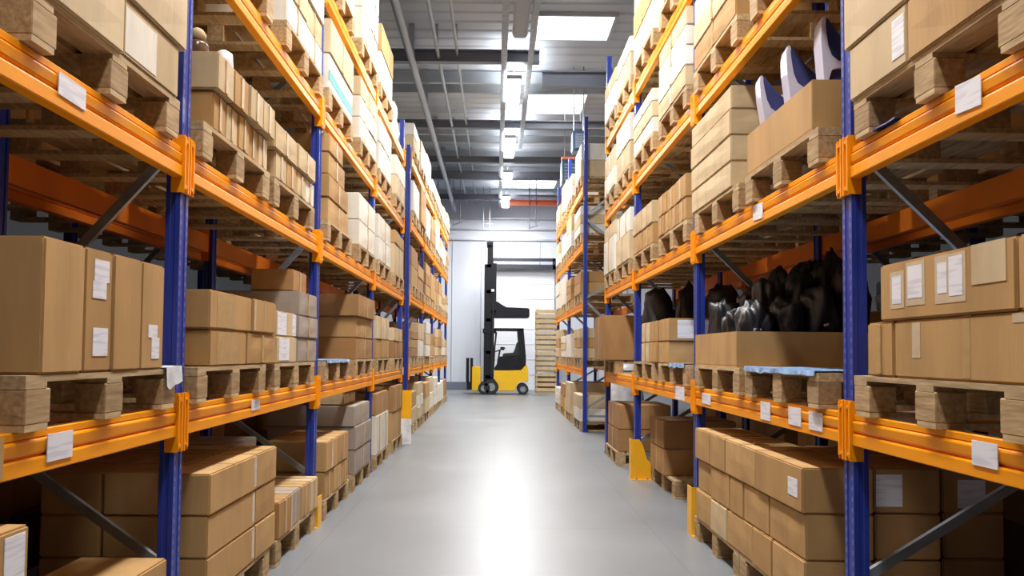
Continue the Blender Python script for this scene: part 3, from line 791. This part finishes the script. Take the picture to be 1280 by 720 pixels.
stack(1, z, [dict(h=.235, segs=[4.25, 5.2], mat='brown', d=(.74, 1.07)), dict(h=.245, segs=[4.25, 5.2], mat='brown', d=(.74, 1.07)), dict(h=.235, segs=[4.25, 5.2], mat='brown', d=(.74, 1.07), stick={0: [('c', .25, .7, .1, .75)]})], 'right bay two, back row, floor level')
# first shelf: empty pallet with blue film, wide tray of black sacks
P(1, 1, 0, 1, 4.0)
film(1, 4.02, 5.16, ztop(1) + PH + .002, 0, -.03, 'blue and white film sheet lying on empty pallet, right bay two', 'bluefilm', .03, .8)
y, l, z = P(1, 1, 1, 1, 5.30)
def open_tray(s, d0, d1, y0, y1, z0, h, mat, label, t=.012):
    x0, x1 = fx(s, d0), fx(s, d1)
    if x0 > x1: x0, x1 = x1, x0
    e = empty('open_carton', ((x0 + x1) / 2, (y0 + y1) / 2, z0), label, 'box'); w, l = (x1 - x0) / 2, (y1 - y0) / 2
    link_mesh('bottom', box_bm(-w, w, -l, l, 0, t), M[mat], e)
    for (a, b, c, dd) in ((-w, w, -l, -l + t), (-w, w, l - t, l)): link_mesh('side_panel', box_bm(a, b, c, dd, t, h, .003), M[mat], e)
    for (a, b) in ((-w, -w + t), (w - t, w)): link_mesh('side_panel', box_bm(a, b, -l + t, l - t, t, h, .003), M[mat], e)
    return e
open_tray(1, -.02, .98, 5.38, 6.50, z + .001, .25, 'tan', 'wide shallow open carton full of black sacks, right bay two, first shelf')
k = 0
for r in range(3):
    for c in range(4):
        hz = .30 + .07 * c + .05 * r + R.uniform(-.05, .05)
        o = lump('black_sack', 'bag', (fx(1, .16 + c * .225), 5.58 + r * .36, z + .015), (.145, .215, hz * 1.0), k * 2.3 + 1, 'black plastic sack in shallow carton, %s row deep, %s from aisle' % (ORD[r], ORD[c]), 'sack', group='black sacks', freq=1.9, amp=.24, sub=4)
        for q in range(3):
            bm = bmesh.new(); a = R.uniform(-.8, .8)
            bar(bm, (-.03, 0, 0), (.03, .008, .02 * a), .016, .004)
            t = link_mesh('tie', bm, M['paper'], o, (R.uniform(-.35, .25) * .15, -.15, hz * R.uniform(.4, .95)))
            t.rotation_euler = (0, a, R.uniform(-.4, .4))
        k += 1
# second shelf
y, l, z = P(1, 1, 0, 2, 3.98)
open_tray(1, -.03, .72, 4.05, 5.12, z + .001, .27, 'tan', 'open tan carton holding navy and white curved shells, right bay two', .01)
def shell(x, y, z, sc, label, lean=0):
    e = empty('curved_shell', (x, y, z), label, 'seat shell', 'navy and white curved shells')
    e.rotation_euler = (0, lean, -.12)
    bm = bmesh.new()
    prof = [(-.115, -.24), (-.135, -.05), (-.152, .10), (-.155, .22), (-.146, .275), (-.128, .285), (-.118, .26), (-.122, .16), (-.105, .05), (-.075, -.03), (-.02, -.075), (.10, -.085), (.185, -.07), (.19, -.095), (.12, -.115), (-.02, -.115), (-.07, -.13), (-.085, -.24)]
    prism(bm, [(a * sc, b * sc) for a, b in prof], 'y', -.10 * sc, .10 * sc)
    bmesh.ops.bevel(bm, geom=[q for q in bm.edges if abs(q.verts[0].co.y - q.verts[1].co.y) < 1e-5], offset=.007 * sc, segments=2, affect='EDGES')
    link_mesh('outer_shell', bm, M['shell'], e)
    bm = bmesh.new()
    prof = [(-.117, .272), (-.098, .268), (-.06, .20), (-.01, .12), (.05, .055), (.12, .01), (.19, -.005), (.195, -.068), (.10, -.083), (-.015, -.073), (-.072, -.03), (-.102, .05), (-.119, .16)]
    prism(bm, [(a * sc, b * sc) for a, b in prof], 'y', -.085 * sc, .085 * sc)
    bmesh.ops.bevel(bm, geom=[q for q in bm.edges if abs(q.verts[0].co.y - q.verts[1].co.y) < 1e-5], offset=.008 * sc, segments=2, affect='EDGES')
    link_mesh('padding', bm, M['navy'], e)
    bm = bmesh.new(); prism(bm, [(-.04 * sc, -.24 * sc), (.02 * sc, -.24 * sc), (.06 * sc, -.24 * sc), (.02 * sc, -.10 * sc), (-.02 * sc, -.07 * sc), (-.05 * sc, -.06 * sc)], 'y', -.05 * sc, .05 * sc)
    link_mesh('support_strut', bm, M['navy'], e)
    bm = bmesh.new(); bmesh.ops.create_icosphere(bm, subdivisions=2, radius=.06 * sc)
    for v in bm.verts: v.co.x *= 1.3; v.co = v.co + Vector((.09 * sc, .06 * sc, .08 * sc))
    link_mesh('knob', bm, M['wrapw'], e, smooth=True)
    return e
zr = z + .27
shell(fx(1, .22), 4.32, zr + .225, .72, 'tallest navy and white curved shell, nearest the blue upright', .04)
shell(fx(1, .17), 4.68, zr + .20, .74, 'middle navy and white curved shell of the three')
shell(fx(1, .12), 5.0, zr + .15, .70, 'smallest navy and white curved shell above the cream carton stack', -.05)
carton(1, .36, .58, 4.14, 4.42, z + .02, zr + .15, 'cream', 'small cream carton upright beside the shells in the open carton', tape=False)
y, l, z = P(1, 1, 1, 2, 5.30)
stack(1, z, [dict(h=.185, segs=[5.44, 6.55], mat='cream', d=(-.03, .45)), dict(h=.185, segs=[5.44, 6.55], mat='cream', d=(-.03, .45)),
             dict(h=.185, segs=[5.44, 6.55], mat='cream', d=(-.035, .45)), dict(h=.17, segs=[5.44, 6.55], mat='cream', d=(-.03, .45))], place_name(1, 1, 1, 2), tape='top')
y, l, z = P(1, 1, 0, 3)
stack(1, z, [dict(h=.3, segs=[y, y + l], mat='cream', d=(-.03, .7)), dict(h=.3, segs=[y, y + l], mat='cream', d=(-.03, .7))], place_name(1, 1, 0, 3))
simple(1, 1, 1, 3, [(.2, 1), (.2, 1), (.2, 1)], mat=['tan', 'cream', 'white'], d=(-.03, .5))
# ---- RIGHT bay three
y, l, z = P(1, 2, 0, 1, 6.75)
stack(1, z, [dict(h=.215, segs=[7.45, 7.9], mat='tan', d=(-.02, .5)), dict(h=.22, segs=[7.43, 7.9], mat='tan', d=(-.03, .5), stick={0: [('c', .15, .75, .12, .92)]})], place_name(1, 2, 0, 1))
film(1, 6.8, 7.4, z, 0, -.03, 'bright blue and white film on pallet, right bay three', 'bluefilm', .05, .5)
y, l, z = P(1, 2, 1, 1, 8.15)
stack(1, z, [dict(h=.215, segs=[8.0, 8.42, 8.9], mat=['tan', 'cream'], d=(-.02, .5)), dict(h=.22, segs=[8.0, 8.42, 8.9], mat=['tan', 'cream'], d=(-.02, .5))], place_name(1, 2, 1, 1))
for k, (dx, yy, sx, sy, sz) in enumerate(((.22, 9.12, .22, .24, .62), (.60, 9.1, .22, .24, .66), (.78, 8.5, .25, .3, .62))):
    lump('black_sack', 'bag', (fx(1, dx), yy, ztop(1) + PH - .002), (sx, sy, sz), 20 + k * 2, 'black plastic sack at rack back behind cartons, right bay three, %s along' % ORD[k], 'sack', group='black sacks')
y, l, z = P(1, 2, 1, 0, 8.20, D=.78, d0=.20)
stack(1, z, [dict(h=.29, segs=[8.55, 9.3], mat='brown', rows=[(.16, .52), (.53, .95)]), dict(h=.30, segs=[8.55, 9.3], mat='brown', rows=[(.16, .52), (.53, .95)])], 'right bay three, floor level')
simple(1, 2, 0, 2, [(.2, 4), (.21, 3)], mat=['tan', 'tan'], d=(-.03, .45))
simple(1, 2, 1, 2, [(.22, 2), (.24, 2)], mat=['tan', 'cream'], d=(-.03, .5))
simple(1, 2, 0, 3, [(.18, 1), (.18, 1), (.18, 1), (.17, 1)], mat=['cream', 'white', 'white', 'cream'], d=(-.03, .45))
simple(1, 2, 1, 3, [(.17, 1), (.17, 1), (.14, 1)], mat=['white', 'cream', 'white'], d=(-.03, .5))
simple(1, 2, 0, 4, [(.3, 2), (.3, 1)], mat=['white', 'tan'], d=(-.03, .6))
simple(1, 2, 1, 4, [(.32, 1), (.30, 1), (.28, 1)], mat=['white', 'tan', 'cream'], d=(-.03, .6))
# ---- RIGHT bay four
y, l, z = P(1, 3, 0, 0, 10.6, D=.9)
stack(1, z, [dict(h=.30, segs=[10.62, 11.6], mat='brown', d=(.0, .7)), dict(h=.33, segs=[10.62, 11.6], mat='brown', d=(.0, .7))], 'right bay four, floor level')
y, l, z = P(1, 3, 1, 1, None)
pb = carton(1, -.19, .62, 10.78, 11.75, z + .001, z + .62, 'brown', 'large plain brown carton overhanging the aisle, right bay four, first shelf')
lump('wrapped_bundle', 'wrapw', (fx(1, .5), 10.2, ztop(1)), (.35, .4, .45), 8, 'pale wrapped bundle beside large brown carton, right first shelf', 'bundle')
for L, (a, b) in enumerate([(None, None), (None, None), ([(.35, 1), (.3, 2)], [(.5, 1), (.2, 1)]), ([(.3, 1), (.35, 1)], [(.28, 2), (.3, 1)]), ([(.3, 2), (.2, 1)], [(.35, 1), (.2, 1)])]):
    if a: simple(1, 3, 0, L, a, mat=['cream', 'white'], d=(-.03, .6)); simple(1, 3, 1, L, b, mat=['white', 'cream'], d=(-.03, .6))
# goods in the gap
lump('wrapped_bundle', 'wrapw', (2.35, 14.2, .0), (.45, .45, 1.0), 12, 'tall white wrapped bundle on floor in the right gap', 'bundle')
# ---- distant RIGHT racking
for bay in range(2):
    for slot in range(2):
        for L in range(5):
            k = R.randrange(6); q = R.random(); tot = .42 + .3 * q
            if L >= 3: k = R.choice([1, 3, 5])
            nl = R.choice([1, 2, 3]); lays = [(tot / nl, R.choice([1, 2])) for _ in range(nl)]
            simple(1, bay, slot, L, lays, near=False, far=True if False else True, mat=sty[k], d=(-.03 + R.uniform(-.02, .03), .8)) if False else None
            yy, ll = slot_y(1, bay, slot, True)
            pallet(1, yy, ztop(L), 'rough wooden pallet, distant right bay %s, %s position, %s' % (['one', 'two'][bay], ['near', 'far'][slot], SHN[L]), -.03, 1.1, ll, False)
            layers = [dict(h=h, segs=lin(yy + .02, yy + ll - .02, n), mat=sty[k][i % 2], d=(-.03, .8)) for i, (h, n) in enumerate(lays)]
            stack(1, ztop(L) + PH, layers, 'distant right bay %s, %s pallet, %s' % (['one', 'two'][bay], ['near', 'far'][slot], SHN[L]), near=False)
for s, ys in ((-1, FL), (1, FR)):  # out-of-view loads, added to keep overhead light out of the shelves
    for (bay, slot, L) in ((0, 0, 2), (0, 0, 3), (0, 1, 3), (0, 0, 4), (0, 1, 4), (1, 0, 4), (1, 1, 4)):
        yy, ll = slot_y(s, bay, slot)
        nm = place_name(s, bay, slot, L)
        pallet(s, yy, ztop(L), 'unseen wooden pallet added for shade, ' + nm.replace(' pallet', ' position'), -.03, DEPTH[s], ll, False)
        stack(s, ztop(L) + PH, [dict(h=.75, segs=[yy + .02, yy + ll - .02], mat='cream', d=(-.02, .9))], nm, near=False)
# ---- goods in the back-to-back rows (glimpsed through the shelves)
k = 0
for s, ys in ((-1, FL), (1, FR)):
    for bay in range(4):
        for slot in range(2):
            for L in (0, 1, 2):
                yy, ll = slot_y(s, bay, slot)
                k += 1
                nm = 'row behind %s racking, bay %s, %s, %s' % (SN[s], ['one', 'two', 'three', 'four'][bay], ['near pallet', 'far pallet'][slot], SHN[L])
                pallet(s, yy, ztop(L), 'wooden pallet, ' + nm.replace(' pallet', ' position'), .0, DEPTH[s], min(ll, 1.18), False, 1)
                h = [.7, .45, .7][L]; nl = 2 if L < 2 else 1
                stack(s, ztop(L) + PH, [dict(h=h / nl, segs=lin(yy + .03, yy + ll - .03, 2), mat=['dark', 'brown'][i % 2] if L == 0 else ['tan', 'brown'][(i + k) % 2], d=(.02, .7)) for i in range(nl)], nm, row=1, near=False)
# small coloured goods on top of the rear row cartons, right side
cc = [('orange', 'orange'), ('wrapw', 'white'), ('bluefilm', 'blue'), ('red', 'red'), ('wrapw', 'pale'), ('green', 'green'), ('tan', 'tan')]
zz = ztop(1) + PH + .45
for i in range(26):
    yy = 3.93 + (i // 2) * .19 if i < 14 else 5.36 + ((i - 14) // 2) * .19
    mt, cn = cc[(i * 3) % 7]
    x = fx(1, .12 + .22 * (i % 2), 1); w = .045 + .02 * (i % 3); h = .24 + .18 * ((i * 5) % 4) / 3
    if yy > 6.4: continue
    o = link_mesh('product_pack', box_bm(-w, w, -.05, .05, 0, h, .01), M[mt], None, (x, yy, zz)); o.rotation_euler.z = R.uniform(-.3, .3)
    tag(o, 'small %s product pack on rear row cartons behind black sacks, right' % cn, 'pack', 'coloured packs behind the right racking')
    link_mesh('pack_band', box_bm(-w - .002, w + .002, -.052, .052, h * .3, h * .55), M['paper'], o)

# ------------------------------------------------------------------ stacked crates at the far right wall
for k in range(4):
    z0 = k * .80
    yy = 30.2; x0, x1 = 1.55, 2.35
    e = empty('crate', ((x0 + x1) / 2, yy, z0), 'pale slatted crate at far door, %s in the stack' % ['lowest', 'second lowest', 'second highest', 'topmost'][k], 'crate', 'crates stacked by the far door')
    for u in (-.4, .34):
        for v in (-.4, .34): link_mesh('corner_post', box_bm(u, u + .06, v, v + .06, .05, .78), M['wood'], e)
    bm = bmesh.new()
    for q in range(4): bx(bm, -.4, .4, -.415, -.40, .06 + q * .19, .18 + q * .19)
    for q in range(4): bx(bm, -.415, -.40, -.4, .4, .06 + q * .19, .18 + q * .19)
    link_mesh('slat_panel', bm, M['cream'], e)
    link_mesh('base_board', box_bm(-.4, .4, -.4, .4, 0.0, .05), M['wood'], e)
    link_mesh('contents', box_bm(-.33, .33, -.33, .33, .05, .62, .03), M[['brown', 'wrapw', 'wrapw', 'wrapw'][k]], e)

# ------------------------------------------------------------------ forklift (side view, mast to the left)
FY = 28.8; KX = .0294
def fX(px): return (px - 618) * KX
def fZ(py): return 1.5 + (440.4 - py) * KX
fk = empty('forklift', (0, FY, 0), 'yellow and black forklift with raised tall mast at far end of aisle', 'forklift')
def part(name, bm, mat, parent=None, smooth=False): return link_mesh(name, bm, M[mat], parent or fk, smooth=smooth)
def poly(px, a=-.5, b=.5, bev=0):
    bm = bmesh.new(); prism(bm, [(fX(u), fZ(v)) for u, v in px], 'y', a, b)
    if bev: bmesh.ops.bevel(bm, geom=bm.edges[:], offset=bev, segments=2, affect='EDGES')
    return bm
part('chassis', poly([(616.5, 462), (650, 462), (654, 456), (657, 455), (658.5, 462), (658.5, 475.5), (647, 475.5), (643.5, 480), (642.5, 487), (622, 487), (621, 478), (616.5, 472)], -.52, .52, .02), 'truck_yellow')
part('front_housing', poly([(589.5, 457.5), (600, 457.5), (600, 487), (589.5, 487)], -.45, .45, .02), 'truck_yellow')
part('rear_cowl', poly([(622, 445), (650, 443), (652, 447), (655.5, 452), (655, 457.5), (650, 462.5), (616.5, 462.5), (616.5, 459), (620, 456)], -.46, .46, .02), 'black')
for q in (-.50, .42):
    b0 = bmesh.new()
    prism(b0, [(fX(u), fZ(v)) for u, v in [(645, 411), (652.5, 412), (655.5, 445), (655.5, 455), (651, 457), (647.5, 445)]], 'y', q, q + .08)
    part('rear_pillar', b0, 'black')
    b0 = bmesh.new()
    prism(b0, [(fX(u), fZ(v)) for u, v in [(617.5, 411), (619, 411), (617.5, 445), (616.5, 460), (615.3, 460), (616, 445)]], 'y', q, q + .08)
    part('front_pillar', b0, 'black')
bm = bmesh.new()
for q in range(7): bx(bm, fX(617), fX(652), -.48 + q * .145, -.42 + q * .145, fZ(412.5), fZ(410.5))
bx(bm, fX(616.5), fX(618.5), -.5, .5, fZ(413), fZ(410)); bx(bm, fX(650), fX(652.5), -.5, .5, fZ(413), fZ(410))
for q in (-.5, .44): bx(bm, fX(617), fX(652), q, q + .06, fZ(413), fZ(410))
part('overhead_guard', bm, 'black')
seat = part('seat', poly([(627, 441), (641, 441), (642, 436), (645, 426), (648.5, 426), (648, 446), (627, 446)], -.26, .26, .03), 'rubber')
bm = bmesh.new(); tube(bm, (fX(621), 0, fZ(452)), (fX(623.5), 0, fZ(437)), .03, 8); part('steering_column', bm, 'black')
bm = bmesh.new(); n = 20
for k in range(n):
    a0, a1 = 2 * math.pi * k / n, 2 * math.pi * (k + 1) / n
    def rp(a): return Vector((fX(624) + .19 * math.cos(a) * .9, .19 * math.sin(a), fZ(436.5) + .19 * math.cos(a) * .35))
    tube(bm, rp(a0), rp(a1), .022, 6)
bar(bm, rp(0), rp(math.pi), .03, .02); part('steering_wheel', bm, 'rubber')
bm = bmesh.new(); bx(bm, fX(624), fX(629), -.1, .05, fZ(437), fZ(433)); part('display', bm, 'black')
mast = None
bm = bmesh.new()
for q in (-.42, .30):
    bx(bm, fX(603.5), fX(612), q, q + .12, fZ(488), fZ(331)); 
part('outer_mast_rail', bm, 'black')
bm = bmesh.new()
for q in (-.29, .19): bx(bm, fX(607), fX(614), q, q + .10, fZ(484), fZ(302.5))
part('inner_mast_rail', bm, 'black')
for z in (305, 333, 365, 400, 440, 470):
    part('mast_crossbar', box_bm(fX(606), fX(612.5), -.42, .42, fZ(z + 2), fZ(z - 2)), 'black')
bm = bmesh.new()
for q in (-.08, .04): tube(bm, (fX(613), q, fZ(478)), (fX(613), q, fZ(325)), .045, 10)
part('lift_cylinder', bm, 'black')
bm = bmesh.new(); bx(bm, fX(612), fX(618.5), -.45, .45, fZ(388), fZ(330)); bx(bm, fX(610), fX(616), -.35, .35, fZ(478), fZ(388)); part('carriage', bm, 'black')
bm = bmesh.new(); tube(bm, (fX(615), -.48, fZ(365)), (fX(613), -.48, fZ(470)), .03, 8); tube(bm, (fX(613), -.48, fZ(470)), (fX(619), -.48, fZ(415)), .03, 8); part('hydraulic_hose', bm, 'rubber')
part('lift_arm', poly([(616, 376), (620, 377), (631, 384.5), (658.5, 384.7), (659.7, 386), (659.7, 395), (658.5, 396.7), (616, 397)], -.35, .35, .02), 'black')
part('warning_label', poly([(612.2, 362), (615.8, 362), (615.8, 365), (612.2, 365)], -.47, -.452), 'paper')
bm = bmesh.new(); bx(bm, fX(602), fX(618), -.44, .44, fZ(416), fZ(410.5)); part('mast_bracket', bm, 'black')
bm = bmesh.new()
bx(bm, fX(582), fX(585), -.4, -.28, fZ(477), fZ(447)); bx(bm, fX(587), fX(589.8), -.4, -.28, fZ(477), fZ(447)); bx(bm, fX(582), fX(585), .28, .4, fZ(477), fZ(447)); bx(bm, fX(587), fX(589.8), .28, .4, fZ(477), fZ(447))
bx(bm, fX(583), fX(590), -.42, .42, fZ(486), fZ(477)); part('support_leg', bm, 'black')
def wheel(px, r, q, w=.2):
    c = fX(px); bm = bmesh.new(); 
    prof = [(r * .55, 0), (r * .93, .0), (r, .03), (r, w - .03), (r * .93, w), (r * .55, w)]
    rings = [[bm.verts.new((c + rr * math.cos(2 * math.pi * k / 24), q + yy, r + .002 + rr * math.sin(2 * math.pi * k / 24))) for k in range(24)] for rr, yy in prof]
    for a, b in zip(rings, rings[1:] + rings[:1]):
        for k in range(24): bm.faces.new([a[k], a[(k + 1) % 24], b[(k + 1) % 24], b[k]])
    wl = part('wheel', bm, 'rubber')
    bm = bmesh.new(); tube(bm, (c, q + .02, r + .002), (c, q + w - .02, r + .002), r * .56, 16)
    link_mesh('hub', bm, M['steel'], wl)
for q in (-.56, .36): wheel(613, .27, q); wheel(604.5, .22, q); wheel(652, .20, q)
bm = bmesh.new(); tube(bm, (fX(590), -.2, fZ(490) + .06), (fX(590), .2, fZ(490) + .06), .06, 14); 

fo = link_mesh('cardboard_box', FAR['bm'], M['tan'])
for mm in FARM[1:]: fo.data.materials.append(M[mm])
fo['kind'] = 'stuff'; tag(fo, 'many small distant tan and white cartons in the far racking, with added unseen shade loads', 'box')
# ------------------------------------------------------------------ camera, world, view
cam = bpy.data.cameras.new('camera'); co = bpy.data.objects.new('camera', cam); COL.objects.link(co)
cam.sensor_fit = 'HORIZONTAL'; cam.sensor_width = 36; cam.lens = 980 / 1280 * 36
cam.shift_x = 20.3 / 1280; cam.shift_y = 42.8 / 1280
cam.clip_end = 200
pitch, roll = .039, .0092
co.matrix_world = Matrix.Translation((0, 0, 1.5)) @ Matrix.Rotation(math.pi / 2 + pitch, 4, 'X') @ Matrix.Rotation(roll, 4, 'Z')
scn.camera = co
w = bpy.data.worlds.new('world'); scn.world = w; w.use_nodes = True
w.node_tree.nodes['Background'].inputs[0].default_value = (.8, .88, 1, 1); w.node_tree.nodes['Background'].inputs[1].default_value = .6
vs = scn.view_settings; vs.view_transform = 'Standard'; vs.look = 'None'; vs.gamma = 1; vs.use_curve_mapping = False
vs.exposure = .26
